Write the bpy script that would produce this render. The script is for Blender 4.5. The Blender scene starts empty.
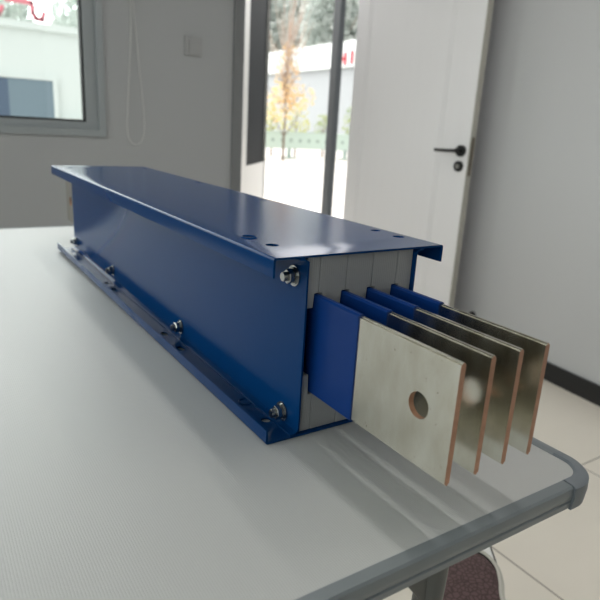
import bpy, bmesh, math, random
from mathutils import Vector, Matrix
random.seed(7)
S = bpy.context.scene
C = S.collection
PI = math.pi

# ------------------------------------------------------------------ materials
def lin(c):
    return tuple(((v/255)/12.92 if v/255 <= .04045 else ((v/255+.055)/1.055)**2.4) for v in c)

def mat(name, rgb, rough=.5, metal=0, spec=.5, noise=0, nscale=20, bump=0, bscale=200, coat=0, srgb=True, stretch=None, rnoise=0):
    m = bpy.data.materials.new(name); m.use_nodes = True
    nt = m.node_tree; b = nt.nodes['Principled BSDF']
    col = lin(rgb) if srgb else rgb
    b.inputs['Base Color'].default_value = (*col, 1)
    b.inputs['Roughness'].default_value = rough
    b.inputs['Metallic'].default_value = metal
    b.inputs['Specular IOR Level'].default_value = spec
    b.inputs['Coat Weight'].default_value = coat
    b.inputs['Coat Roughness'].default_value = .08
    tc = nt.nodes.new('ShaderNodeTexCoord'); vec = tc.outputs['Object']
    if stretch:
        mp = nt.nodes.new('ShaderNodeMapping'); mp.inputs['Scale'].default_value = stretch
        nt.links.new(vec, mp.inputs['Vector']); vec = mp.outputs['Vector']
    if noise or rnoise:
        n = nt.nodes.new('ShaderNodeTexNoise'); n.inputs['Scale'].default_value = nscale; n.inputs['Detail'].default_value = 6
        nt.links.new(vec, n.inputs['Vector'])
    if noise:
        mx = nt.nodes.new('ShaderNodeMix'); mx.data_type = 'RGBA'
        mx.inputs['A'].default_value = (*[max(0, c*(1-noise)) for c in col], 1)
        mx.inputs['B'].default_value = (*[min(1, c*(1+noise)) for c in col], 1)
        nt.links.new(n.outputs['Fac'], mx.inputs['Factor']); nt.links.new(mx.outputs['Result'], b.inputs['Base Color'])
    if rnoise:
        mr = nt.nodes.new('ShaderNodeMapRange'); mr.inputs['From Min'].default_value = .3; mr.inputs['From Max'].default_value = .7
        mr.inputs['To Min'].default_value = max(0, rough-rnoise); mr.inputs['To Max'].default_value = rough+rnoise
        nt.links.new(n.outputs['Fac'], mr.inputs['Value']); nt.links.new(mr.outputs['Result'], b.inputs['Roughness'])
    if bump:
        n2 = nt.nodes.new('ShaderNodeTexNoise'); n2.inputs['Scale'].default_value = bscale; n2.inputs['Detail'].default_value = 3
        nt.links.new(vec, n2.inputs['Vector'])
        bp = nt.nodes.new('ShaderNodeBump'); bp.inputs['Strength'].default_value = bump; bp.inputs['Distance'].default_value = .002
        nt.links.new(n2.outputs['Fac'], bp.inputs['Height']); nt.links.new(bp.outputs['Normal'], b.inputs['Normal'])
    return m

def glass_mat(name, tint=(.93, .97, .96), gloss=.08):
    m = bpy.data.materials.new(name); m.use_nodes = True
    nt = m.node_tree; nt.nodes.clear()
    out = nt.nodes.new('ShaderNodeOutputMaterial'); mx = nt.nodes.new('ShaderNodeMixShader')
    t = nt.nodes.new('ShaderNodeBsdfTransparent'); g = nt.nodes.new('ShaderNodeBsdfGlossy')
    t.inputs['Color'].default_value = (*tint, 1); g.inputs['Roughness'].default_value = .02
    mx.inputs['Fac'].default_value = gloss
    nt.links.new(t.outputs[0], mx.inputs[1]); nt.links.new(g.outputs[0], mx.inputs[2]); nt.links.new(mx.outputs[0], out.inputs['Surface'])
    return m

def wave_bump(m, scale, strength, direction='X', dist=.001):
    nt = m.node_tree; b = nt.nodes['Principled BSDF']
    tc = nt.nodes.new('ShaderNodeTexCoord'); w = nt.nodes.new('ShaderNodeTexWave')
    w.bands_direction = direction; w.inputs['Scale'].default_value = scale
    nt.links.new(tc.outputs['Object'], w.inputs['Vector'])
    bp = nt.nodes.new('ShaderNodeBump'); bp.inputs['Strength'].default_value = strength; bp.inputs['Distance'].default_value = dist
    nt.links.new(w.outputs['Fac'], bp.inputs['Height']); nt.links.new(bp.outputs['Normal'], b.inputs['Normal'])

M = {}
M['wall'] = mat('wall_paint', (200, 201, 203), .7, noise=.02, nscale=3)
M['ceiling'] = mat('ceiling_paint', (176, 176, 174), .8)  # ceiling out of view, darkened to cut bounced light
M['wall_shade'] = mat('shaded_wall_paint', (164, 166, 168), .7, noise=.02, nscale=3)  # wall paint darkened to hold the backlit window wall's shade
M['rear'] = mat('rear_wall_paint', (96, 96, 97), .8)  # unseen rear wall, kept dark so little light bounces forward
M['pvc'] = mat('window_pvc', (150, 156, 159), .4)
M['casing'] = mat('grey_casing', (116, 118, 120), .45)
M['white'] = mat('white_gloss', (225, 225, 220), .35)
M['leaf'] = mat('door_white_lacquer', (240, 239, 241), .45, noise=.015, nscale=4, stretch=(8, 8, .4))
M['leaf_edge'] = mat('door_edge_grey', (176, 174, 166), .5)
M['black'] = mat('black_metal', (22, 23, 24), .35)
M['steel'] = mat('brushed_steel', (170, 168, 162), .3, metal=1)
M['post'] = mat('post_dark_grey', (72, 77, 80), .5)
M['darkglass'] = mat('dark_tinted_glass', (34, 38, 41), .5, spec=.03)
M['gasket'] = mat('black_rubber', (18, 20, 22), .6)
M['base'] = mat('black_skirting', (26, 27, 29), .45)
M['glass'] = glass_mat('clear_glass')
M['cord'] = mat('white_plastic_cord', (205, 206, 204), .5)
M['switch'] = mat('switch_plastic', (156, 157, 158), .4)

def blue(name, rough=.17, coat=0):
    return mat(name, (6, 52, 100), rough, spec=.09, coat=coat, bump=.004, bscale=30)
M['blue'] = blue('blue_powder_coat')
M['sleeve'] = mat('blue_heat_shrink', (4, 48, 110), .42, spec=.25)
M['copper'] = mat('raw_copper', (186, 146, 124), .42, metal=1, noise=.25, nscale=160, bump=.2, bscale=500)
M['zinc'] = mat('zinc_plated_steel', (178, 180, 178), .22, metal=1, noise=.1, nscale=300)
M['spacer'] = mat('grey_plastic_spacer', (150, 151, 152), .55)
wave_bump(M['spacer'], 120, .35, 'X', .0006)

# tin plated copper with brushed smears and dark specks
def tin():
    m = bpy.data.materials.new('tinned_copper'); m.use_nodes = True
    nt = m.node_tree; b = nt.nodes['Principled BSDF']
    b.inputs['Metallic'].default_value = 1
    tc = nt.nodes.new('ShaderNodeTexCoord')
    mp = nt.nodes.new('ShaderNodeMapping'); mp.inputs['Scale'].default_value = (1, 1, .45)
    nt.links.new(tc.outputs['Object'], mp.inputs['Vector'])
    n = nt.nodes.new('ShaderNodeTexNoise'); n.inputs['Scale'].default_value = 45; n.inputs['Detail'].default_value = 7; n.inputs['Roughness'].default_value = .6
    nt.links.new(mp.outputs['Vector'], n.inputs['Vector'])
    r = nt.nodes.new('ShaderNodeValToRGB')
    r.color_ramp.elements[0].position = .3; r.color_ramp.elements[0].color = (*lin((214, 209, 192)), 1)
    r.color_ramp.elements[1].position = .7; r.color_ramp.elements[1].color = (*lin((236, 233, 222)), 1)
    nt.links.new(n.outputs['Fac'], r.inputs['Fac'])
    n2 = nt.nodes.new('ShaderNodeTexNoise'); n2.inputs['Scale'].default_value = 260; n2.inputs['Detail'].default_value = 2
    nt.links.new(tc.outputs['Object'], n2.inputs['Vector'])
    r2 = nt.nodes.new('ShaderNodeValToRGB')
    r2.color_ramp.elements[0].position = .2; r2.color_ramp.elements[0].color = (.25, .2, .16, 1)
    r2.color_ramp.elements[1].position = .27; r2.color_ramp.elements[1].color = (1, 1, 1, 1)
    nt.links.new(n2.outputs['Fac'], r2.inputs['Fac'])
    mu = nt.nodes.new('ShaderNodeMix'); mu.data_type = 'RGBA'; mu.blend_type = 'MULTIPLY'; mu.inputs['Factor'].default_value = .8
    nt.links.new(r.outputs['Color'], mu.inputs['A']); nt.links.new(r2.outputs['Color'], mu.inputs['B'])
    nt.links.new(mu.outputs['Result'], b.inputs['Base Color'])
    mr = nt.nodes.new('ShaderNodeMapRange'); mr.inputs['From Min'].default_value = .3; mr.inputs['From Max'].default_value = .7
    mr.inputs['To Min'].default_value = .17; mr.inputs['To Max'].default_value = .27
    nt.links.new(n.outputs['Fac'], mr.inputs['Value']); nt.links.new(mr.outputs['Result'], b.inputs['Roughness'])
    bp = nt.nodes.new('ShaderNodeBump'); bp.inputs['Strength'].default_value = .02; bp.inputs['Distance'].default_value = .001
    nt.links.new(n.outputs['Fac'], bp.inputs['Height']); nt.links.new(bp.outputs['Normal'], b.inputs['Normal'])
    return m
M['tin'] = tin()

# white laminate with a fine woven grain
def laminate():
    m = mat('white_laminate', (178, 179, 178), .38, noise=.02, nscale=900)
    nt = m.node_tree; b = nt.nodes['Principled BSDF']
    tc = nt.nodes.new('ShaderNodeTexCoord')
    outs = []
    for d in ('X', 'Y'):
        w = nt.nodes.new('ShaderNodeTexWave'); w.bands_direction = d
        w.inputs['Scale'].default_value = 150; w.inputs['Distortion'].default_value = 1.5
        nt.links.new(tc.outputs['Object'], w.inputs['Vector']); outs.append(w)
    a = nt.nodes.new('ShaderNodeMath'); a.operation = 'ADD'
    nt.links.new(outs[0].outputs['Fac'], a.inputs[0]); nt.links.new(outs[1].outputs['Fac'], a.inputs[1])
    bp = nt.nodes.new('ShaderNodeBump'); bp.inputs['Strength'].default_value = .2; bp.inputs['Distance'].default_value = .0005
    nt.links.new(a.outputs[0], bp.inputs['Height']); nt.links.new(bp.outputs['Normal'], b.inputs['Normal'])
    return m
M['laminate'] = laminate()
M['trim'] = mat('table_edge_grey', (114, 121, 125), .34, spec=.6)
M['cap'] = mat('table_corner_grey', (106, 113, 120), .42)
M['legmetal'] = mat('table_leg_grey', (84, 86, 84), .4)

def tiles():
    m = bpy.data.materials.new('beige_floor_tiles'); m.use_nodes = True
    nt = m.node_tree; b = nt.nodes['Principled BSDF']; b.inputs['Roughness'].default_value = .3
    g = nt.nodes.new('ShaderNodeNewGeometry'); mp = nt.nodes.new('ShaderNodeMapping')
    mp.inputs['Location'].default_value = (-.93+6, -.49+6, 0)
    br = nt.nodes.new('ShaderNodeTexBrick'); br.offset = 0; br.inputs['Scale'].default_value = 1
    br.inputs['Brick Width'].default_value = .6; br.inputs['Row Height'].default_value = .6
    br.inputs['Mortar Size'].default_value = .003; br.inputs['Mortar Smooth'].default_value = .2
    br.inputs['Color1'].default_value = (*lin((232, 225, 213)), 1); br.inputs['Color2'].default_value = (*lin((229, 222, 210)), 1)
    br.inputs['Mortar'].default_value = (*lin((150, 142, 130)), 1)
    nt.links.new(g.outputs['Position'], mp.inputs['Vector']); nt.links.new(mp.outputs['Vector'], br.inputs['Vector'])
    n = nt.nodes.new('ShaderNodeTexNoise'); n.inputs['Scale'].default_value = 8; n.inputs['Detail'].default_value = 5
    nt.links.new(g.outputs['Position'], n.inputs['Vector'])
    mx = nt.nodes.new('ShaderNodeMix'); mx.data_type = 'RGBA'; mx.blend_type = 'MULTIPLY'
    r = nt.nodes.new('ShaderNodeValToRGB'); r.color_ramp.elements[0].color = (.9, .9, .9, 1)
    nt.links.new(n.outputs['Fac'], r.inputs['Fac']); mx.inputs['Factor'].default_value = .6
    nt.links.new(br.outputs['Color'], mx.inputs['A']); nt.links.new(r.outputs['Color'], mx.inputs['B'])
    nt.links.new(mx.outputs['Result'], b.inputs['Base Color'])
    return m
M['tiles'] = tiles()

def fabric():
    m = bpy.data.materials.new('brown_crackle_fabric'); m.use_nodes = True
    nt = m.node_tree; b = nt.nodes['Principled BSDF']; b.inputs['Roughness'].default_value = .75
    tc = nt.nodes.new('ShaderNodeTexCoord')
    v = nt.nodes.new('ShaderNodeTexVoronoi'); v.feature = 'DISTANCE_TO_EDGE'; v.inputs['Scale'].default_value = 110
    nt.links.new(tc.outputs['Object'], v.inputs['Vector'])
    r = nt.nodes.new('ShaderNodeValToRGB'); r.color_ramp.elements[0].color = (*lin((62, 44, 44)), 1); r.color_ramp.elements[0].position = .03
    r.color_ramp.elements[1].color = (*lin((92, 70, 70)), 1); r.color_ramp.elements[1].position = .2
    nt.links.new(v.outputs['Distance'], r.inputs['Fac']); nt.links.new(r.outputs['Color'], b.inputs['Base Color'])
    bp = nt.nodes.new('ShaderNodeBump'); bp.inputs['Strength'].default_value = .5; bp.inputs['Distance'].default_value = .001
    nt.links.new(v.outputs['Distance'], bp.inputs['Height']); nt.links.new(bp.outputs['Normal'], b.inputs['Normal'])
    return m
M['fabric'] = fabric()
M['piping'] = mat('pale_piping', (186, 184, 174), .5)
M['bagside'] = mat('dark_grey_cloth', (64, 62, 58), .8)
M['carton'] = mat('white_glossy_card', (232, 232, 230), .3)

M['concrete'] = mat('pale_concrete', (205, 200, 194), .8, noise=.06, nscale=.8)
M['bwhite'] = mat('white_render', (218, 224, 222), .8, noise=.02, nscale=1)
M['bgrey'] = mat('pale_grey_cladding', (160, 166, 168), .7)
wave_bump(M['bgrey'], 1.2, .8, 'Y', .05)
M['shutter'] = mat('blue_grey_shutter', (120, 138, 150), .5)
wave_bump(M['shutter'], 5, .5, 'Z', .02)
M['shutter_dark'] = mat('dark_blue_glass', (84, 100, 122), .3)
M['red'] = mat('red_sign_letter', (196, 40, 62), .5)
M['redpale'] = mat('red_sign_letter_pale', (226, 132, 146), .6)  # paler red for the rooftop characters
M['fence'] = mat('pale_green_paint', (186, 205, 194), .5)
M['fence_dark'] = mat('green_slot', (140, 160, 152), .6)
M['bark'] = mat('tree_bark', (112, 98, 84), .9, noise=.2, nscale=6)
M['twig'] = mat('bare_twig', (176, 158, 144), .9)
def foliage(name, a, bb):
    m = bpy.data.materials.new(name); m.use_nodes = True
    nt = m.node_tree; b = nt.nodes['Principled BSDF']; b.inputs['Roughness'].default_value = .7
    tc = nt.nodes.new('ShaderNodeTexCoord'); n = nt.nodes.new('ShaderNodeTexNoise'); n.inputs['Scale'].default_value = 1.3; n.inputs['Detail'].default_value = 4
    nt.links.new(tc.outputs['Object'], n.inputs['Vector'])
    r = nt.nodes.new('ShaderNodeValToRGB'); r.color_ramp.elements[0].position = .35; r.color_ramp.elements[0].color = (*lin(a), 1)
    r.color_ramp.elements[1].position = .65; r.color_ramp.elements[1].color = (*lin(bb), 1)
    nt.links.new(n.outputs['Fac'], r.inputs['Fac']); nt.links.new(r.outputs['Color'], b.inputs['Base Color'])
    tr = nt.nodes.new('ShaderNodeBsdfTranslucent'); mx = nt.nodes.new('ShaderNodeMixShader'); mx.inputs['Fac'].default_value = .5
    nt.links.new(r.outputs['Color'], tr.inputs['Color']); out = nt.nodes['Material Output']
    nt.links.new(b.outputs[0], mx.inputs[1]); nt.links.new(tr.outputs[0], mx.inputs[2]); nt.links.new(mx.outputs[0], out.inputs['Surface'])
    return m
M['fol_haze'] = foliage('haze_paled_foliage', (206, 214, 210), (232, 236, 232))  # grey green paled so the colour carries haze over the far trees
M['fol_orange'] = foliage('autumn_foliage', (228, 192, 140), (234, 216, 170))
M['fol_yellow'] = foliage('yellow_green_foliage', (176, 186, 110), (214, 204, 138))
M['fol_green'] = foliage('green_shrub_foliage', (126, 150, 96), (186, 194, 134))

# ------------------------------------------------------------------ mesh helpers
def box(bm, x0, x1, y0, y1, z0, z1, mi=0):
    vs = [bm.verts.new((x, y, z)) for z in (z0, z1) for y in (y0, y1) for x in (x0, x1)]
    for f in ((0, 2, 3, 1), (4, 5, 7, 6), (0, 1, 5, 4), (2, 6, 7, 3), (0, 4, 6, 2), (1, 3, 7, 5)):
        bm.faces.new([vs[i] for i in f]).material_index = mi
    return vs

def bevel(bm, w, seg=2, ang=.6):
    es = [e for e in bm.edges if len(e.link_faces) == 2 and e.calc_face_angle() > ang]
    bmesh.ops.bevel(bm, geom=es, offset=w, segments=seg, affect='EDGES', clamp_overlap=True)

def prism(bm, pts, axis, a, b, mi=0):
    """closed outline swept along an axis; pts are (u,v) in the other two axes (in xyz order)"""
    def P(u, v, w):
        return {'x': (w, u, v), 'y': (u, w, v), 'z': (u, v, w)}[axis]
    A = [bm.verts.new(P(u, v, a)) for u, v in pts]; B = [bm.verts.new(P(u, v, b)) for u, v in pts]
    n = len(pts)
    fs = [bm.faces.new(A), bm.faces.new(B[::-1])]
    for i in range(n):
        fs.append(bm.faces.new((A[i], B[i], B[(i+1) % n], A[(i+1) % n])))
    for f in fs: f.material_index = mi
    bmesh.ops.recalc_face_normals(bm, faces=fs)
    return fs

def cyl(bm, p, q, r0, r1=None, n=16, mi=0, caps=True):
    p = Vector(p); q = Vector(q); d = (q-p); r1 = r0 if r1 is None else r1
    rot = d.to_track_quat('Z', 'Y').to_matrix()
    A = []; B = []
    for i in range(n):
        a = 2*PI*i/n; v = Vector((math.cos(a), math.sin(a), 0))
        A.append(bm.verts.new(p + rot @ (v*r0))); B.append(bm.verts.new(q + rot @ (v*r1)))
    fs = []
    for i in range(n):
        fs.append(bm.faces.new((A[i], A[(i+1) % n], B[(i+1) % n], B[i])))
    if caps: fs += [bm.faces.new(A[::-1]), bm.faces.new(B)]
    for f in fs: f.material_index = mi
    return fs

def tube(bm, pts, r, n=8, closed=False):
    rings = []; m = len(pts); pts = [Vector(p) for p in pts]
    for i, p in enumerate(pts):
        a = pts[(i-1) % m] if (closed or i) else p; b = pts[(i+1) % m] if (closed or i < m-1) else p
        rot = (b-a).to_track_quat('Z', 'Y').to_matrix()
        rings.append([bm.verts.new(p + rot @ Vector((math.cos(2*PI*k/n)*r, math.sin(2*PI*k/n)*r, 0))) for k in range(n)])
    for i in range(m if closed else m-1):
        A = rings[i]; B = rings[(i+1) % m]
        # match the nearest start so that rings do not twist
        o = min(range(n), key=lambda s: sum((A[k].co-B[(k+s) % n].co).length for k in range(0, n, 2)))
        for k in range(n):
            bm.faces.new((A[k], A[(k+1) % n], B[(k+1+o) % n], B[(k+o) % n]))
    if not closed:
        bm.faces.new(rings[0][::-1]); bm.faces.new(rings[-1])

def obj(name, bm, mats, parent=None, smooth=False, label=None):
    me = bpy.data.meshes.new(name); bm.normal_update(); bm.to_mesh(me); bm.free()
    for m in (mats if isinstance(mats, (list, tuple)) else [mats]): me.materials.append(m)
    if smooth:
        for p in me.polygons: p.use_smooth = True
        me.set_sharp_from_angle(angle=math.radians(38))
    o = bpy.data.objects.new(name, me); C.objects.link(o)
    if parent: o.parent = parent
    if label: o['label'] = label
    return o

def tag(o, label, cat, group=None, kind=None):
    o['label'] = label; o['category'] = cat
    if group: o['group'] = group
    if kind: o['kind'] = kind
    return o

def thing(name, label, cat, loc=(0, 0, 0), rz=0, group=None, kind=None):
    o = bpy.data.objects.new(name, None); C.objects.link(o); o.location = loc; o.rotation_euler = (0, 0, rz)
    o.empty_display_size = .05
    return tag(o, label, cat, group, kind)

def struct(o, label, cat):
    return tag(o, label, cat, kind='structure')

def B():
    return bmesh.new()

def cut(o, cutters):
    """cut holes for good: evaluate a boolean against a throw-away mesh"""
    bm = B()
    for fn in cutters: fn(bm)
    me = bpy.data.meshes.new('cutter'); bm.to_mesh(me); bm.free()
    c = bpy.data.objects.new('cutter', me); C.objects.link(c)
    md = o.modifiers.new('holes', 'BOOLEAN'); md.operation = 'DIFFERENCE'; md.solver = 'EXACT'; md.object = c
    par = o.parent; o.parent = None
    bpy.context.view_layer.update()
    new = bpy.data.meshes.new_from_object(o.evaluated_get(bpy.context.evaluated_depsgraph_get()))
    o.modifiers.clear(); o.data = new; o.parent = par
    bpy.data.objects.remove(c); bpy.data.meshes.remove(me)

# ------------------------------------------------------------------ room shell
LAMP = 20
YB = 2.4; WT = .08; ZC = 2.8; XL = -1.9; YR = -4.2
def XR(y): return 2.057 + .118*(y-.75)

bm = B(); box(bm, XL-.2, 2.6, YR-.2, YB+WT, -.1, 0)
struct(obj('floor', bm, M['tiles']), 'floor of large beige square tiles', 'floor')
bm = B(); box(bm, XL-.2, 2.6, YR-.2, YB+WT, ZC, ZC+.1)
struct(obj('ceiling', bm, M['ceiling']), 'plain darkened ceiling of the room', 'ceiling')
WX0, WX1, WZ0, WZ1 = -1.7, .503, .961, 2.55        # window in the back wall
DX0, DX1, DZ1 = 1.196, 1.975, 2.12                  # doorway in the back wall
bm = B()
box(bm, XL-.2, WX0, YB, YB+WT, 0, ZC); box(bm, WX0, WX1, YB, YB+WT, 0, WZ0); box(bm, WX0, WX1, YB, YB+WT, WZ1, ZC)
box(bm, WX1, DX0, YB, YB+WT, 0, ZC); box(bm, DX0, DX1, YB, YB+WT, DZ1, ZC); box(bm, DX1, 2.6, YB, YB+WT, 0, ZC)
struct(obj('wall_back', bm, M['wall_shade']), 'grey shaded back wall holding the window and the open doorway', 'wall')
bm = B()
prism(bm, [(XR(YB), YB), (XR(YR), YR), (XR(YR)+.15, YR), (XR(YB)+.15, YB)], 'z', 0, ZC)
struct(obj('wall_right', bm, M['wall']), 'pale wall right of the open white door, above the black skirting', 'wall')
bm = B(); box(bm, XL-.2, 2.6, YR-.15, YR, 0, ZC)
struct(obj('wall_rear', bm, M['rear']), 'wall behind the viewer', 'wall')
LW = [(-2.6, -.7), (-.4, 1.5)]; LZ0, LZ1 = .85, 2.65        # two unseen windows added in the left wall for side light
bm = B()
ys = [YR, LW[0][0], LW[0][1], LW[1][0], LW[1][1], YB]
for i in (0, 2, 4): box(bm, XL-.2, XL, ys[i], ys[i+1], 0, ZC)
for a, b in LW: box(bm, XL-.2, XL, a, b, 0, LZ0); box(bm, XL-.2, XL, a, b, LZ1, ZC)
struct(obj('wall_left', bm, M['wall']), 'wall with two added windows on the left side of the room', 'wall')
bm = B()
t = .012
prism(bm, [(XR(YB)-t, YB), (XR(YR)-t, YR), (XR(YR), YR), (XR(YB), YB)], 'z', 0, .083)
struct(obj('baseboard_right', bm, M['base']), 'black skirting board along the foot of the right wall', 'baseboard')
bm = B(); box(bm, XL, DX0-.055, YB-t, YB, 0, .083)
struct(obj('baseboard_back', bm, M['base']), 'black skirting board along the back wall behind the table', 'baseboard')

# window 1 in the back wall: frame, sashes, rubber gaskets, panes
w = bpy.data.objects.new('window_1', None); C.objects.link(w); w.location = (0, YB, 0)
struct(w, 'grey framed window on the left with white buildings outside', 'window')
def frame_ring(bm, x0, x1, z0, z1, wd, y0, y1, wb=None):
    box(bm, x0, x0+wd, y0, y1, z0, z1); box(bm, x1-wd, x1, y0, y1, z0, z1)
    box(bm, x0+wd, x1-wd, y0, y1, z0, z0+(wb or wd)); box(bm, x0+wd, x1-wd, y0, y1, z1-wd, z1)
bm = B(); frame_ring(bm, WX0, WX1, WZ0, WZ1, .03, -.012, .07); bevel(bm, .003)
obj('window_frame', bm, M['pvc'], w)
half = (WX0+.03+WX1-.03)/2
for i, (a, b) in enumerate(((half, WX1-.03), (WX0+.03, half))):
    bm = B(); frame_ring(bm, a, b, WZ0+.03, WZ1-.03, .052, .008, .06, .032); bevel(bm, .004)
    s = obj('window_sash', bm, M['pvc'], w)
    bm = B(); frame_ring(bm, a+.05, b-.05, WZ0+.06, WZ1-.08, .011, .016, .05)
    obj('gasket', bm, M['gasket'], s)
    bm = B(); box(bm, a+.055, b-.055, .03, .036, WZ0+.065, WZ1-.085)
    obj('pane', bm, M['glass'], s)
# added windows in the left wall, out of view
for i, (a, b) in enumerate(LW):
    w = bpy.data.objects.new('window_%d' % (i+2), None); C.objects.link(w); w.location = (XL, 0, 0)
    struct(w, 'added unseen window in the left wall %s' % ('beside the viewer' if i == 0 else 'near the back corner'), 'window')
    bm = B(); wd = .05
    box(bm, -.12, -.05, a, a+wd, LZ0, LZ1); box(bm, -.12, -.05, b-wd, b, LZ0, LZ1)
    box(bm, -.12, -.05, a+wd, b-wd, LZ0, LZ0+wd); box(bm, -.12, -.05, a+wd, b-wd, LZ1-wd, LZ1)
    box(bm, -.12, -.05, (a+b)/2-.025, (a+b)/2+.025, LZ0+wd, LZ1-wd)
    obj('window_frame', bm, M['pvc'], w)
    for c, d in ((a+wd, (a+b)/2-.025), ((a+b)/2+.025, b-wd)):
        bm = B(); box(bm, -.09, -.084, c, d, LZ0+wd, LZ1-wd); obj('pane', bm, M['glass'], w)

# door casing
bm = B(); box(bm, DX0-.055, DX0, YB-.014, YB, 0, DZ1+.055); box(bm, DX0, DX1, YB-.014, YB, DZ1, DZ1+.055); bevel(bm, .003)
struct(obj('trim_1', bm, M['casing']), 'dark grey casing round the left and top of the open doorway', 'door casing')
# outer door, swung outwards on the left of the doorway: white with a dark glass
hx, hy, ex, ey = 1.2, 2.49, 1.744, 3.15
L2 = math.hypot(ex-hx, ey-hy)
d2 = bpy.data.objects.new('door_2', None); C.objects.link(d2); d2.location = (hx, hy, 0); d2.rotation_euler = (0, 0, math.atan2(ey-hy, ex-hx))
struct(d2, 'white outer door with dark glass swung outside the left of the doorway', 'door')
bm = B(); zt = 2.08; zp = .82; s0, s1 = .29*L2, .975*L2
box(bm, 0, s0, -.02, .02, .01, zt); box(bm, s1, L2, -.02, .02, .01, zt); box(bm, s0, s1, -.02, .02, .01, zp); box(bm, s0, s1, -.02, .02, zt-.1, zt)
obj('door_panel', bm, M['white'], d2)
bm = B(); box(bm, s0, s1, -.012, .012, zp, zt-.1); obj('dark_pane', bm, M['darkglass'], d2, label='dark tinted glass')
bm = B(); box(bm, L2-.02, L2+.004, -.023, .023, .01, zt); obj('edge_strip', bm, M['gasket'], d2, label='black edge strip')
# porch post outside
bm = B(); box(bm, 2.055, 2.094, 2.78, 2.85, -.15, 2.75); bevel(bm, .005)
struct(obj('trim_2', bm, M['post']), 'dark grey steel post standing in the middle of the doorway view', 'post')

# inner door leaf, standing open
ang = math.atan2(1.553-2.4, 1.977-1.899)
d1 = bpy.data.objects.new('door_1', None); C.objects.link(d1); d1.location = (1.899, YB-.006, 0); d1.rotation_euler = (0, 0, ang)
struct(d1, 'white door standing open with a black lever handle', 'door')
LW1 = .85
# local x runs from hinge to free edge; local +y is towards the right wall
bm = B(); box(bm, .0, LW1-.004, .0, .04, .012, 2.06); bevel(bm, .002)
obj('door_panel', bm, M['leaf'], d1)
bm = B(); box(bm, LW1-.004, LW1, .0005, .0395, .012, 2.06); obj('door_edge', bm, M['leaf_edge'], d1, label='grey edge of the door')
bm = B()
for x in (.655, .672):
    box(bm, x, x+.004, -.0025, .001, .1, 1.97)
obj('raised_moulding', bm, M['leaf'], d1)
bm = B()
for x in (.09, .107):
    box(bm, x, x+.004, -.0025, .001, .1, 1.97)
obj('raised_moulding', bm, M['leaf'], d1)
bm = B(); box(bm, LW1-.001, LW1+.0015, .009, .031, .87, 1.05); obj('lock_faceplate', bm, mat('lock_steel', (120, 112, 100), .4, metal=.8), d1, label='steel lock faceplate')
for side in (0, 1):
    s = -1 if side == 0 else 1; y0 = 0 if side == 0 else .04
    bm = B(); cyl(bm, (.805, y0, .985), (.805, y0+s*.012, .985), .027, n=28)
    cyl(bm, (.805, y0+s*.012, .985), (.805, y0+s*.045, .985), .011, n=16)
    tube(bm, [(.808, y0+s*.045, .985), (.77, y0+s*.05, .984), (.72, y0+s*.05, .983), (.681, y0+s*.048, .983)], .0085, 10)
    obj('lever_handle', bm, M['black'], d1, smooth=True, label='black lever handle')
    bm = B(); cyl(bm, (.802, y0, .912), (.802, y0+s*.012, .912), .025, n=28)
    o = obj('lock_cylinder', bm, M['black'], d1, smooth=True, label='black round lock rosette')
    bm = B(); cyl(bm, (.802, y0+s*.012, .912), (.802, y0+s*.016, .912), .011, n=16)
    obj('keyhole', bm, M['steel'], o, smooth=True)
for z in (.25, 1.03, 1.8):
    bm = B(); cyl(bm, (-.004, .035, z-.05), (-.004, .035, z+.05), .007, n=12); obj('hinge', bm, M['steel'], d1)

# ------------------------------------------------------------------ small things on the walls
sw = thing('light_switch', 'small square white light switch on the back wall', 'light switch', (.929, YB, 1.396))
bm = B(); box(bm, -.043, .043, -.009, 0, -.043, .043); bevel(bm, .003); obj('switch_plate', bm, M['switch'], sw)
bm = B(); box(bm, -.024, .026, -.013, -.008, -.032, .03); bevel(bm, .002); obj('rocker', bm, M['switch'], sw)

bm = B(); pts = []
zb, zt_ = .925, 2.30
for z in [zt_ - i*(zt_-1.02)/16 for i in range(17)]: pts.append((.628-.03*max(0, min(1, (1.45-z)/.42)), YB-.012, z))
for a in range(1, 9): 
    th = PI + a*PI/9; pts.append((.637+.04*math.cos(th), YB-.012, 1.0+.07*math.sin(th)))
for z in [1.02 + i*(zt_-1.02)/16 for i in range(17)]: pts.append((.638+.042*max(0, min(1, (1.55-z)/.5)), YB-.012, z))
tube(bm, pts, .002, 6)
cyl(bm, (.633, YB, zt_+.01), (.633, YB-.02, zt_+.01), .012, n=12)
tag(obj('blind_cord', bm, M['cord'], smooth=True), 'thin white blind cord hanging in a loop on the back wall beside the window', 'cord')

ds = thing('door_stop', 'small black door stop low on the right wall behind the open door', 'door stop', (XR(1.53), 1.53, .15), math.radians(-6.7))
bm = B(); cyl(bm, (0, 0, 0), (-.012, 0, 0), .02, n=16); cyl(bm, (-.012, 0, 0), (-.07, 0, 0), .009, n=12); obj('stem', bm, M['black'], ds, smooth=True)
bm = B(); cyl(bm, (-.07, 0, 0), (-.095, 0, 0), .016, n=16); obj('rubber_tip', bm, M['gasket'], ds, smooth=True)

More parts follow.
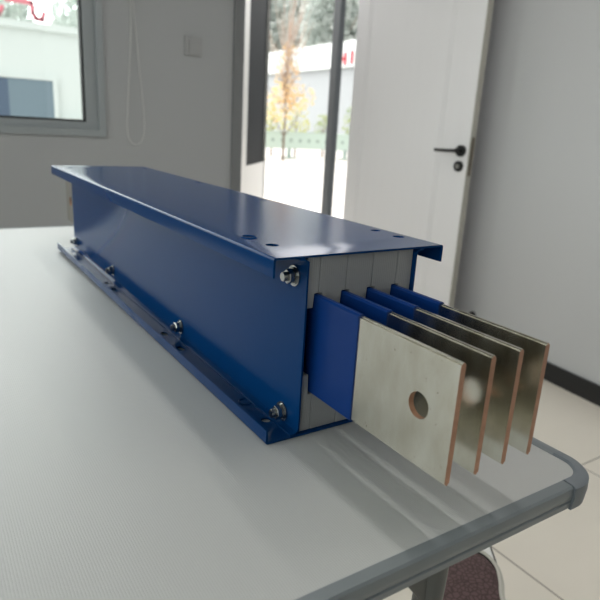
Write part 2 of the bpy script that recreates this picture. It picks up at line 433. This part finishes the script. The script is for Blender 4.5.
lm = bpy.data.materials.new('lit_diffuser'); lm.use_nodes = True; lb = lm.node_tree.nodes['Principled BSDF']
lb.inputs['Emission Color'].default_value = (1, .97, .93, 1); lb.inputs['Emission Strength'].default_value = LAMP
for x, y, lab in ((.50, .25, 'long lit batten lamp on the ceiling over the table'), (1.6, -.5, 'added batten lamp on the ceiling to brighten the right wall')):  # out of view: first inferred from shadow streaks, second added to brighten the right wall
    cl = thing('ceiling_light', lab, 'ceiling light', (x, y, ZC), group='batten lamps on the ceiling')
    bm = B(); box(bm, -.08, .08, -.62, .62, -.045, 0); bevel(bm, .004); obj('housing', bm, M['white'], cl)
    bm = B(); prism(bm, [(-.06, -.045), (-.05, -.07), (0, -.082), (.05, -.07), (.06, -.045)], 'y', -.6, .6); obj('diffuser', bm, lm, cl, label='lit diffuser')

# ------------------------------------------------------------------ table
TX0, TX1, TY0, TY1, TZ = -.5, .266, -.196, 1.33, .74
tb = thing('folding_table', 'long white topped table with grey edging carrying the blue busbar trunk', 'table', ((TX0+TX1)/2, (TY0+TY1)/2, 0))
ox, oy = tb.location.x, tb.location.y
def rrect(x0, x1, y0, y1, r, n=8):
    out = []
    for cx, cy, a0 in ((x1-r, y0+r, -PI/2), (x1-r, y1-r, 0), (x0+r, y1-r, PI/2), (x0+r, y0+r, PI)):
        for i in range(n+1):
            a = a0 + PI/2*i/n; out.append((cx+r*math.cos(a)-ox, cy+r*math.sin(a)-oy))
    return out
bm = B(); prism(bm, rrect(TX0+.0155, TX1-.0155, TY0+.0125, TY1-.0125, .021), 'z', TZ-.02, TZ)
obj('tabletop', bm, M['laminate'], tb, label='white laminate tabletop')
# edging profile (distance outwards from the tabletop edge, height)
EP = [(0, -.022), (0, .0003), (.0012, .0012), (.0112, .0006), (.0132, -.0012), (.0138, -.008), (.0130, -.013), (.0120, -.0145), (.0132, -.016), (.0126, -.022)]
def straight(bm, p, q, nrm, wscale):
    A = []; Bv = []
    for (d, z) in EP:
        A.append(bm.verts.new((p[0]+nrm[0]*d*wscale-ox, p[1]+nrm[1]*d*wscale-oy, TZ+z)))
        Bv.append(bm.verts.new((q[0]+nrm[0]*d*wscale-ox, q[1]+nrm[1]*d*wscale-oy, TZ+z)))
    n = len(EP); fs = [bm.faces.new(A), bm.faces.new(Bv[::-1])]
    for i in range(n): fs.append(bm.faces.new((A[i], Bv[i], Bv[(i+1) % n], A[(i+1) % n])))
    bmesh.ops.recalc_face_normals(bm, faces=fs)
ix0, ix1, iy0, iy1 = TX0+.0165, TX1-.0165, TY0+.013, TY1-.013
CL = .046
for p, q, nrm, sc in (((ix0+.03, iy0), (ix1-.033, iy0), (0, -1), .95), ((ix0+.03, iy1), (ix1-.033, iy1), (0, 1), .95),
                      ((ix0, iy0+.03), (ix0, iy1-.033), (-1, 0), 1.2), ((ix1, iy0+.033), (ix1, iy1-.033), (1, 0), 1.2)):
    bm = B(); straight(bm, p, q, nrm, sc); obj('edging', bm, M['trim'], tb, smooth=True, label='grey edging strip')
def corner(cx, cy, sx, sy):
    """moulded corner: inner outline follows the tabletop, outer one is a fat quarter round with short straight ends"""
    bm = B(); n = 14; ri = .022; inner = []; outer = []
    e = .0335
    def rr(off, R):
        pts = [(e and (ix1-e), iy0-off)]
        c = (ix1+off-R, iy0-off+R)
        for i in range(n+1):
            a = -PI/2 + PI/2*i/n; pts.append((c[0]+R*math.cos(a), c[1]+R*math.sin(a)))
        pts.append((ix1+off, iy0+e)); return pts
    prof = [(0, .0004), (.002, .0024), (.0118, .0016), (.0148, -.001), (.0152, -.010), (.0138, -.0235), (.0, -.0235)]
    rows = []
    for d, z in prof:
        pts = rr(d, .022+d*1.1)
        # right side of the table shows a wider strip than its front
        rows.append([(x, y, TZ+z) for x, y in pts])
    V = []
    for row in rows:
        V.append([bm.verts.new(((x-(ix0+ix1)/2)*sx+(ix0+ix1)/2-ox, (y-(iy0+iy1)/2)*sy+(iy0+iy1)/2-oy, z)) for x, y, z in row])
    m = len(prof); k = len(V[0]); fs = []
    for i in range(m):
        for j in range(k-1):
            fs.append(bm.faces.new((V[i][j], V[i][j+1], V[(i+1) % m][j+1], V[(i+1) % m][j])))
    fs.append(bm.faces.new([V[i][0] for i in range(m)])); fs.append(bm.faces.new([V[i][-1] for i in range(m)]))
    bmesh.ops.recalc_face_normals(bm, faces=fs)
    return bm
for sx in (1, -1):
    for sy in (1, -1):
        obj('corner_cap', corner(0, 0, sx, sy), M['cap'], tb, smooth=True, label='darker grey moulded corner cap')
for lx, ly in ((.095, -.15), (-.33, -.15), (.095, 1.28), (-.33, 1.28)):
    bm = B(); x, y = lx-ox, ly-oy; s = 1 if ly < 0 else -1
    cyl(bm, (x, y, TZ-.022), (x, y+s*.03, .012), .014, n=18)
    lg = obj('leg', bm, M['legmetal'], tb, smooth=True)
    bm = B(); prism(bm, [(x-.048, TZ-.021), (x-.046, TZ-.06), (x-.012, TZ-.105), (x+.012, TZ-.12), (x+.012, TZ-.021)], 'y', y-.004, y+.004); bevel(bm, .001)
    obj('gusset', bm, M['legmetal'], lg, label='folded grey gusset plate')
    bm = B(); cyl(bm, (x, y+s*.03, 0), (x, y+s*.03, .03), .018, .016, n=18); obj('foot', bm, M['black'], lg, smooth=True)
for lx in (-.33, .095):
    bm = B(); cyl(bm, (lx-ox, -.15+.03*.5-oy, TZ-.4), (lx-ox, 1.28-.015-oy, TZ-.4), .011, n=14); obj('stretcher', bm, M['legmetal'], tb, smooth=True)

# ------------------------------------------------------------------ busbar trunk
W, H, LB, LT, SP, T = .2152, .19, .983, 1.0016, .0376, .0022
bd = thing('busbar_trunk', 'blue steel busbar trunk section with four tinned copper bars lying on the table', 'busbar trunk', (0, 0, TZ+.0004))
bd.rotation_euler = (.0045, 0, 0)     # the far end sits a few millimetres proud
def channel(z_plate, z_lip, y0, y1, up):
    """U sheet: plate with both long edges bent; rounded bends"""
    s = 1 if up else -1; r = .003
    out = [(0, z_lip)]
    for i in range(5):
        a = PI + PI/2*i/4; out.append((r+r*math.cos(a), z_plate+s*(r+r*math.sin(a))))
    for i in range(5):
        a = -PI/2 + PI/2*i/4; out.append((W-r+r*math.cos(a), z_plate+s*(r+r*math.sin(a))))
    out.append((W, z_lip)); out.append((W-T, z_lip)); r2 = .001
    out.append((W-T, z_plate+s*(T+r2))); out.append((W-T-r2, z_plate+s*T)); out.append((T+r2, z_plate+s*T)); out.append((T, z_plate+s*(T+r2))); out.append((T, z_lip))
    bm = B(); prism(bm, out, 'y', y0, y1); return bm
base = obj('base_plate', channel(0, .0158, 0, LB, True), M['blue'], bd)
cover = obj('cover_plate', channel(H, H-.0188, 0, LT, False), M['blue'], bd)
def hole(x, y, z, r, sx=1, sy=1):
    def f(bm):
        n = 24; A = []; Bv = []
        for i in range(n):
            a = 2*PI*i/n; A.append(bm.verts.new((x+r*sx*math.cos(a), y+r*sy*math.sin(a), z-.008))); Bv.append(bm.verts.new((x+r*sx*math.cos(a), y+r*sy*math.sin(a), z+.008)))
        for i in range(n): bm.faces.new((A[i], A[(i+1) % n], Bv[(i+1) % n], Bv[i]))
        bm.faces.new(A[::-1]); bm.faces.new(Bv)
    return f
cut(cover, [hole(x, y, H, .0068) for x in (.0295, .198) for y in (.054, .948)] + [hole(.198, .0955, H, .006), hole(.2015, .379, H, .005, 1, 1.6), hole(.2015, .64, H, .005, 1, 1.6)])
cut(base, [hole(x, y, 0, .0052) for x in (.0245, .1907) for y in (.0425, .94)] + [hole(x, y, 0, .0045, 1, 1.9) for x in (.021, .194) for y in (.275, .34, .60, .647)])
for o in (cover, base):
    for p in o.data.polygons: p.use_smooth = True
    o.data.set_sharp_from_angle(angle=math.radians(30))
# embossed rings (pressed-shut mounting dimples)
def ring(x, y, z, r, rr=.0012):
    bm = B(); tube(bm, [(x+r*math.cos(2*PI*i/28), y+r*1.05*math.sin(2*PI*i/28), z) for i in range(28)], rr, 8, True); return bm
obj('embossed_ring', ring(.026, .097, H+.0001, .0078), M['blue'], bd, smooth=True)
obj('embossed_ring', ring(.0245, .09, T+.0001, .0072), M['blue'], bd, smooth=True)
# side panels: web with small feet bent outwards along top and bottom
for s, x in ((-1, SP), (1, W-SP)):
    bm = B(); t = .002; z0 = T+.0001; z1 = H-T-.0001; r = .004
    o_ = []
    for i in range(5):
        a = -PI/2 + PI/2*i/4; o_.append((-s*0, 0)) if False else None
    def X(v): return x + s*v         # v measured outwards
    pts = [(.009, z0), (.009, z0+t), (r, z0+t), (.0012, z0+t+.0012), (0, z0+r+t), (0, z1-r-t), (.0012, z1-t-.0012), (r, z1-t), (.009, z1-t), (.009, z1), (r, z1), (-t, z1-r), (-t, z0+r), (r, z0)]
    prism(bm, [(X(u), z) for u, z in pts], 'y', .0, LB-.004)
    obj('side_panel', bm, M['blue'], bd, smooth=True)
    bmh = None
# bars
BZ0, BZ1, BT = .0458, .1481, .0054
bars = []
for i in range(4):
    xa = .0522 + .0329*i; xb = xa+BT; ya, yb = -.1831, 1.115
    bm = B(); box(bm, xa, xb, ya, yb, BZ0, BZ1)
    for e in [e for e in bm.edges if abs(e.verts[0].co.y-e.verts[1].co.y) > .5]: pass
    bmesh.ops.bevel(bm, geom=[e for e in bm.edges if abs(e.verts[0].co.y-e.verts[1].co.y) > .5], offset=.0016, segments=3, affect='EDGES')
    bo = obj('conductor_bar', bm, [M['tin'], M['copper']], bd, label='tinned bar with raw copper end face')
    def hx_(x0, y, z, r):
        def f(b):
            cyl(b, (x0-.01, y, z), (x0+BT+.01, y, z), r, n=36)
        return f
    cut(bo, [hx_(xa, -.1464, .0985, .0112), hx_(xa, 1.07, .0985, .0112)])
    for p in bo.data.polygons:
        c = p.center; nrm = p.normal
        inhole = min(math.hypot(c.y+.1464, c.z-.0985), math.hypot(c.y-1.07, c.z-.0985)) < .0118 and abs(nrm.x) < .5
        p.material_index = 1 if (abs(nrm.y) > .9 and (c.y < ya+.001 or c.y > yb-.001)) or inhole else 0
    # heat-shrink sleeve: a thin tube round the bar
    st = .0011; bm = B()
    def rct(g, c=.0018):
        x0, x1, z0, z1 = xa-g, xb+g, BZ0-g, BZ1+g
        return [(x0+c, z0), (x1-c, z0), (x1, z0+c), (x1, z1-c), (x1-c, z1), (x0+c, z1), (x0, z1-c), (x0, z0+c)]
    prism(bm, rct(st), 'y', -.0645, 1.03)
    sl = obj('insulation_sleeve', bm, M['sleeve'], bo, smooth=True, label='blue heat-shrink sleeve')
    bars.append(bo)
# spacers between the bars (upper and lower rows of blocks)
edges = [SP+.0021] + [.0549+.0329*i for i in range(4)] + [W-SP-.0021]
for yy0, yy1 in ((.004, .04), (.32, .36), (.62, .66), (.94, .976)):
    for i in range(5):
        a, b = edges[i]+.0003, edges[i+1]-.0003
        if yy0 > .1 and i not in (0, 4): continue
        for up in (True, False):
            g = .0044
            if up:
                z_in, z_out, zz = .136, .1505, H-T-.0003
            else:
                z_in, z_out, zz = .0655, .0435, T+.0003
            pts = [(a, zz), (b, zz)]
            # notches leave room for half a bar on each side
            if i < 4: pts += [(b, z_out), (b-g, z_out), (b-g-.001, z_in)]
            else: pts += [(b, z_in)]
            if i > 0: pts += [(a+g+.001, z_in), (a+g, z_out), (a, z_out)]
            else: pts += [(a, z_in)]
            bm = B(); prism(bm, pts, 'y', yy0, yy1); bevel(bm, .0006, 1, 1.2)
            obj('spacer_block', bm, M['spacer'], bd)
# bolts through the side panels
def hexa(bm, x0, x1, y, z, r, rot=0):
    prism(bm, [(y+r*math.cos(rot+PI/3*i), z+r*math.sin(rot+PI/3*i)) for i in range(6)], 'x', x0, x1)
def bolt(y, z, side, rot):
    s = side; x = SP if s < 0 else W-SP
    bm = B(); cyl(bm, (x-s*.001, y, z), (x+s*.0145, y, z), .0042, n=18)
    for k in range(5): cyl(bm, (x+s*(.0098+.0009*k), y, z), (x+s*(.0103+.0009*k), y, z), .0046, n=18)
    bo = obj('bolt', bm, M['zinc'], bd, smooth=True)
    bm = B(); cyl(bm, (x+s*.0001, y, z), (x+s*.0018, y, z), .0105, n=28); obj('washer', bm, M['zinc'], bo, smooth=True)
    bm = B(); cyl(bm, (x+s*.0018, y, z), (x+s*.0034, y, z), .0085, n=24); obj('spring_washer', bm, M['zinc'], bo, smooth=True)
    bm = B(); hexa(bm, x+s*.0034, x+s*.0096, y, z, .0078, rot); bevel(bm, .0007, 1); obj('nut', bm, M['zinc'], bo)
for s in (-1, 1):
    for k, (y, z) in enumerate(((.031, .0150), (.317, .0180), (.66, .0220), (.955, .0225))):
        bolt(y, z, s, .2+.7*k); bolt(y-(.0095 if k == 0 else .003), H-.0245, s, .5+.6*k)

# ------------------------------------------------------------------ bag and carton on the floor beside the table
bg = thing('fabric_bag', 'dark brown textured bag with pale piping standing on the tiles below the table corner', 'bag', (.47, -.03, 0))
bx, by = .47, -.03
TOPZ = .294
top = [(.30, -.03), (.389, .089), (.431, .131), (.459, .149), (.493, .157), (.525, .157), (.549, .150), (.558, .137), (.561, .122), (.559, .105), (.553, .089), (.543, .074), (.526, .056), (.494, .026), (.42, -.07), (.36, -.09), (.31, -.07)]
bm = B()
cx = sum(p[0] for p in top)/len(top); cy = sum(p[1] for p in top)/len(top)
rings = []
for z, sc in ((.002, .86), (.02, .9), (.2, .97), (TOPZ-.02, 1.0), (TOPZ-.004, .985), (TOPZ+.004, .93), (TOPZ+.009, .7), (TOPZ+.011, .3)):
    rings.append([bm.verts.new((cx+(x-cx)*sc-bx, cy+(y-cy)*sc-by, z)) for x, y in top])
n = len(top)
for i in range(len(rings)-1):
    for j in range(n):
        f = bm.faces.new((rings[i][j], rings[i][(j+1) % n], rings[i+1][(j+1) % n], rings[i+1][j])); f.material_index = 1 if i < 3 else 0
bm.faces.new(rings[0][::-1]).material_index = 1; bm.faces.new(rings[-1])
bmesh.ops.recalc_face_normals(bm, faces=bm.faces[:])
obj('bag_body', bm, [M['fabric'], M['bagside']], bg, smooth=True)
bm = B()
def smoothline(pts, k):
    out = []
    m = len(pts)
    for i in range(m):
        p0, p1, p2, p3 = (Vector(pts[(i+d) % m]) for d in (-1, 0, 1, 2))
        for q in range(k):
            t_ = q/k
            out.append(.5*((2*p1)+(-p0+p2)*t_+(2*p0-5*p1+4*p2-p3)*t_*t_+(-p0+3*p1-3*p2+p3)*t_**3))
    return out
tube(bm, smoothline([(cx+(x-cx)*.975-bx, cy+(y-cy)*.975-by, TOPZ+.003) for x, y in top], 4), .0055, 8, True)
obj('piping', bm, M['piping'], bg, smooth=True, label='pale piping round the top')
bm = B(); tube(bm, smoothline([(cx+(x-cx)*.925-bx, cy+(y-cy)*.925-by, TOPZ+.0045) for x, y in top], 4), .0022, 8, True)
obj('seam', bm, M['black'], bg, smooth=True, label='thin dark seam inside the piping')
ct = thing('carton', 'white carton with thin dark edges behind the brown bag below the table edge', 'carton', (.674, .175, 0), math.radians(-37))
bm = B(); box(bm, -.13, 0, -.02, .16, 0, .2); bevel(bm, .002); obj('carton_body', bm, M['carton'], ct)
bm = B(); box(bm, -.002, .0012, -.018, .158, .194, .2012); obj('edge_line', bm, M['black'], ct, label='thin dark edge line')
bm = B(); box(bm, -.12, -.02, .035, .04, .2, .2008); obj('print_line', bm, M['black'], ct, label='thin dark line across the lid')

# ------------------------------------------------------------------ outside
bm = B(); box(bm, -40, 80, YB+WT, 90, -.3, -.15)
tag(obj('ground', bm, M['concrete']), 'pale concrete yard outside the doorway', 'ground', kind='structure')
bm = B(); box(bm, -60, XL-.2, -40, YB+WT, -.3, -.15)
tag(obj('ground', bm, M['concrete']), 'concrete strip outside the left wall', 'ground', kind='structure')

# low white building seen through the window
b1 = thing('building', 'low white building seen through the window under red roof letters', 'building', (0, 13, -.15))
bm = B(); box(bm, -14, 3.7, 0, 7.5, 0, 2.78); 
obj('wall', bm, M['bwhite'], b1)
bm = B(); box(bm, -14.1, 3.8, -.1, 7.6, 2.78, 2.905); obj('parapet', bm, M['bwhite'], b1)
sh = B(); box(sh, 1.5, 2.33, -.03, .02, 0, 1.88); so = obj('shutter_door', sh, M['shutter'], b1, label='blue grey shutter door')
bm = B(); box(bm, .55, 1.5, -.03, .02, 0, 1.85); obj('shutter_door', bm, M['shutter_dark'], b1, label='darker blue door panel')
bm = B(); box(bm, 2.33, 2.42, -.06, .02, 0, 1.93); box(bm, .45, 2.33, -.06, .02, 1.86, 1.93); obj('door_surround', bm, M['bwhite'], b1)
bm = B(); box(bm, 2.45, 3.7, -.12, 0, 0, 1.18); obj('plinth', bm, M['bwhite'], b1)
# rooftop letters: strokes as bars, in a unit square (x right, z up)
def letter(name, strokes, x, y, z, size, m, label, cat='sign letter', group='red letters along the roof edge', rz=0, thick=.1, depth=.08):
    bm = B()
    for s in strokes:
        for (x0, z0), (x1, z1) in zip(s[:-1], s[1:]):
            d = Vector((x1-x0, 0, z1-z0)).normalized(); nn = Vector((-d.z, 0, d.x))*thick/2*size; e = d*thick*.4*size
            a = Vector((x0*size, 0, z0*size))-e; b = Vector((x1*size, 0, z1*size))+e
            prism(bm, [((a+nn).x, (a+nn).z), ((b+nn).x, (b+nn).z), ((b-nn).x, (b-nn).z), ((a-nn).x, (a-nn).z)], 'y', 0, depth)
    o = obj(name, bm, m); o.location = (x, y, z); o.rotation_euler = (0, 0, rz)
    return tag(o, label, cat, group)
DIAN = [[(.1, .8), (.1, .38), (.85, .38), (.85, .8), (.1, .8)], [(.1, .6), (.85, .6)], [(.47, 1), (.47, .12), (.55, .02), (.9, .02), (.98, .2)]]
QI = [[(.3, 1), (.05, .66)], [(.25, .82), (.95, .82)], [(.25, .62), (.85, .62)], [(.08, .4), (.7, .4), (.72, .15), (.8, .02), (.95, 0), (1, .18)]]
letter('sign_letter', DIAN, .80, 12.985, 2.83, .72, M['redpale'], 'red rooftop character at the left edge of the window, ending in a hook')
letter('sign_letter', QI, 1.53, 12.985, 2.83, .72, M['redpale'], 'red rooftop character seen whole near the top of the window')

# long factory on the right of the yard (seen through the doorway)
b2 = thing('factory', 'long white factory across the yard behind the doorway with red letters on its fascia', 'building', (22.6, 38, -.15))
def bx2(x0, x1, y0, y1, z0, z1, m, nm, lab=None):
    bm = B(); box(bm, x0, x1, y0, y1, z0, z1); return obj(nm, bm, m, b2, label=lab)
bx2(.35, 8, -20, 9, 0, 5.0, M['bgrey'], 'wall', 'pale grey clad wall')
bx2(0, 8.2, -20.2, 9.2, 4.98, 6.45, M['bwhite'], 'fascia', 'white fascia band')
fx = 22.6-.1
for nm_, st, y, z in (('sign_letter', [[(0, 0), (0, 1)], [(.9, 0), (.9, 1)], [(0, .5), (.9, .5)]], 31.03, 4.98), ('sign_letter', [[(.3, 0), (.3, 1)]], 30.0, 5.02)):
    letter(nm_, st, fx, y, z, .62, M['red'], 'red letter on the white factory fascia, %s' % ('double stroked, nearest the post' if y > 31 else 'single stroke, beside the white door'), group='red letters on the factory fascia', rz=-PI/2, thick=.26)

# pale green railing along the yard with a row of slots
FY = 21.0
fn = thing('railing', 'pale green low railing with a row of dark slots across the yard', 'railing', (13, FY, -.15))
bm = B(); box(bm, -9, 9, -.03, .03, .40, 1.02); bevel(bm, .01); obj('panel', bm, M['fence'], fn)
bm = B(); box(bm, -9, 9, -.06, .06, 1.02, 1.08); obj('top_rail', bm, M['fence'], fn)
bm = B(); box(bm, 0, .13, -.036, -.02, .66, .80); so = obj('slot', bm, M['fence_dark'], fn, label='dark green slot'); so.location.x = -8.8
for k in range(1, 40):
    c = so.copy(); C.objects.link(c); c.location.x = -8.8+k*.44
for k in range(7):
    bm = B(); x = -8.7+k*2.9; box(bm, x-.06, x+.06, -.05, .05, 0, .42); box(bm, x-.3, x+.3, -.12, .12, 0, .05); obj('post', bm, M['fence_dark'], fn)

# trees
def leafcloud(bm, c, rad, n, size, rnd, squash=1, hollow=.35):
    for _ in range(n):
        while True:
            v = Vector((rnd.uniform(-1, 1), rnd.uniform(-1, 1), rnd.uniform(-1, 1)))
            if hollow < v.length < 1: break
        p = Vector(c) + Vector((v.x*rad[0], v.y*rad[1], v.z*rad[2]))
        a = Vector((rnd.gauss(0, 1), rnd.gauss(0, 1), rnd.gauss(0, 1))).normalized(); b = a.orthogonal().normalized()
        s = size*rnd.uniform(.6, 1.3)
        bm.faces.new([bm.verts.new(p+a*s), bm.verts.new(p+b*s*.55), bm.verts.new(p-a*s), bm.verts.new(p-b*s*.55)])
def tree(x, y, h, crown, m, label, n, size, seed, name='tree', tr=.12, group=None, trunk_m='bark'):
    rnd = random.Random(seed)
    t = thing(name, label, 'tree' if name == 'tree' else 'shrub', (x, y, -.15), 0, group)
    bm = B(); pts = [(rnd.uniform(-.02, .02)*h*i/5, rnd.uniform(-.02, .02)*h*i/5, h*.85*i/5) for i in range(6)]
    for i in range(5): cyl(bm, pts[i], pts[i+1], tr*(1-i/6), tr*(1-(i+1)/6), n=8)
    for k in range(7):
        i = 1 + k % 4; p = Vector(pts[i]); a = k*2.4
        q = p + Vector((math.cos(a)*h*.16, math.sin(a)*h*.16, h*.2)); cyl(bm, p, q, tr*.4, tr*.12, n=6)
    obj('trunk' if name == 'tree' else 'stem', bm, M[trunk_m], t, smooth=True)
    bm = B()
    for (cx, cy, cz, rx, ry, rz, k) in crown: leafcloud(bm, (cx, cy, cz), (rx, ry, rz), int(n*k), size, rnd)
    obj('foliage', bm, M[m], t)
    return t
# autumn sapling in front of the railing, nearly bare on top
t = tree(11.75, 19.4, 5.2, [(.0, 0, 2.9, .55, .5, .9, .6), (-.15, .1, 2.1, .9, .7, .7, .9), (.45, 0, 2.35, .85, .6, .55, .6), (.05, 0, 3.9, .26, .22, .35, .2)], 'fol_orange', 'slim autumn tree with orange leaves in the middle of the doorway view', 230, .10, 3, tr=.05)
bm = B(); rnd = random.Random(5)
for k in range(46):
    a = rnd.uniform(0, 2*PI); z0 = rnd.uniform(2.2, 4.2); r = rnd.uniform(.4, 1.3); 
    p = Vector((0, 0, z0)); q = p+Vector((math.cos(a)*r*.5, math.sin(a)*r*.5, rnd.uniform(.5, 1.1))); s = q+Vector((math.cos(a)*r*.35, math.sin(a)*r*.35, rnd.uniform(.6, 1.4)))
    cyl(bm, p, q, .022, .015, n=5); cyl(bm, q, s, .015, .005, n=5)
obj('twigs', bm, M['twig'], t, label='bare pale twigs')
tree(12.9, 22.3, 2.0, [(0, 0, 1.3, .6, .5, .8, 1)], 'fol_yellow', 'yellow green shrub behind the railing, nearest the outer door', 260, .08, 11, name='shrub', tr=.05, group='shrubs behind the railing')
tree(14.3, 22.6, 2.3, [(0, 0, 1.4, .62, .6, .9, 1)], 'fol_yellow', 'yellow green shrub behind the railing at the foot of the orange tree', 300, .08, 14, name='shrub', tr=.05, group='shrubs behind the railing')
tree(15.8, 22.6, 2.1, [(0, 0, 1.2, .5, .5, .8, 1)], 'fol_green', 'green shrub behind the railing just left of the grey post', 260, .08, 12, name='shrub', tr=.05, group='shrubs behind the railing')
tree(17.5, 22.6, 2.5, [(0, 0, 1.6, .55, .5, .9, 1)], 'fol_green', 'green shrub seen between the grey post and the white door', 300, .08, 13, name='shrub', tr=.05, group='shrubs behind the railing')
# tall trees behind the factory and behind the low building
far = [(33.0, 62, 20, 'tall grey green tree above the factory roof, farthest left in the doorway'), (52, 86, 28, 'tall grey green tree above the factory roof, behind the bare twigs of the orange tree'),
       (44.5, 62, 20, 'tall grey green tree above the factory roof, just left of the grey post'), (67, 82, 27, 'tall grey green tree above the factory roof, hidden mostly by the grey post'),
       (55, 60, 20, 'tall grey green tree above the red letters of the factory, right of the grey post')]
for k, (x, y, h, lab) in enumerate(far):
    tree(x, y, h, [(0, 0, h*.5, h*.24, h*.16, h*.4, 1), (-.08*h, 0, h*.7, h*.18, h*.13, h*.28, .7), (.09*h, 0, h*.62, h*.18, h*.13, h*.3, .7)], 'fol_haze', lab, 4500, .019*h, 20+k, tr=.35, group='tall trees behind the factory')
near = [(.3, 27, 7.5, 'grey green tree behind the low white building, at the left edge of the window'), (3.7, 31, 9, 'grey green tree behind the low white building, between the red characters'),
        (6.4, 27, 8, 'grey green tree behind the low white building, at the right edge of the window')]
for k, (x, y, h, lab) in enumerate(near):
    tree(x, y, h, [(0, 0, h*.45, 1.5, 2, h*.38, .8), (.3, 0, h*.7, 1.2, 2, h*.25, .5)], 'fol_haze', lab, 900, .25, 40+k, tr=.25, group='trees behind the low white building')

# ------------------------------------------------------------------ sky and light
SKY_BASE, SKY_BACK, SKY_LEFT = 1.1, 4.5, 2.2     # brighter cloud towards the back and the left
wd = bpy.data.worlds.new('overcast_sky'); S.world = wd; wd.use_nodes = True
nt = wd.node_tree; bgn = nt.nodes['Background']
tc = nt.nodes.new('ShaderNodeTexCoord')
def lobe(direction, lo, amount):
    dp = nt.nodes.new('ShaderNodeVectorMath'); dp.operation = 'DOT_PRODUCT'; dp.inputs[1].default_value = Vector(direction).normalized()
    nt.links.new(tc.outputs['Generated'], dp.inputs[0])
    rp = nt.nodes.new('ShaderNodeMapRange'); rp.interpolation_type = 'SMOOTHSTEP'
    rp.inputs['From Min'].default_value = lo; rp.inputs['From Max'].default_value = 1
    rp.inputs['To Min'].default_value = 0; rp.inputs['To Max'].default_value = amount
    nt.links.new(dp.outputs['Value'], rp.inputs['Value']); return rp.outputs['Result']
ad = nt.nodes.new('ShaderNodeMath'); ad.operation = 'ADD'
nt.links.new(lobe((.1, .8, .48), .4, SKY_BACK), ad.inputs[0]); nt.links.new(lobe((-.9, -.15, .45), .2, SKY_LEFT), ad.inputs[1])
ad2 = nt.nodes.new('ShaderNodeMath'); ad2.operation = 'ADD'; ad2.inputs[1].default_value = SKY_BASE
nt.links.new(ad.outputs[0], ad2.inputs[0]); nt.links.new(ad2.outputs[0], bgn.inputs['Strength'])
bgn.inputs['Color'].default_value = (1.0, .985, .975, 1)

def portal(name, loc, rot, sx, sy):
    l = bpy.data.lights.new(name, 'AREA'); l.shape = 'RECTANGLE'; l.size = sx; l.size_y = sy; l.cycles.is_portal = True
    o = bpy.data.objects.new(name, l); C.objects.link(o); o.location = loc; o.rotation_euler = rot
for i, (a, b) in enumerate(LW):
    portal('window_portal', (XL-.1, (a+b)/2, (LZ0+LZ1)/2), (0, -PI/2, 0), LZ1-LZ0, b-a)
portal('window_portal', ((WX0+WX1)/2, YB+WT, (WZ0+WZ1)/2), (-PI/2, 0, 0), WX1-WX0, WZ1-WZ0)
portal('window_portal', ((DX0+DX1)/2, YB+WT, DZ1/2), (-PI/2, 0, 0), DX1-DX0, DZ1)

# ------------------------------------------------------------------ camera
cd = bpy.data.cameras.new('camera'); cam = bpy.data.objects.new('camera', cd); C.objects.link(cam); S.camera = cam
rt = Vector((.84059492, -.53897885, .05387)); up = Vector((.10689652, .26256438, .95897501)); fw = Vector((.53101159, .80035102, -.27832525))
m = Matrix((( rt.x, up.x, -fw.x, 0), (rt.y, up.y, -fw.y, 0), (rt.z, up.z, -fw.z, 0), (0, 0, 0, 1)))
cam.matrix_world = Matrix.Translation((-.26612, -.448415, TZ+.303423)) @ m
cd.sensor_width = 36; cd.lens = 36*588.565/600; cd.clip_start = .02; cd.clip_end = 300
cd.dof.use_dof = True; cd.dof.focus_distance = .62; cd.dof.aperture_fstop = 8.5

S.view_settings.view_transform = 'Standard'; S.view_settings.look = 'None'; S.view_settings.gamma = 1
S.view_settings.use_curve_mapping = False; S.view_settings.exposure = 0
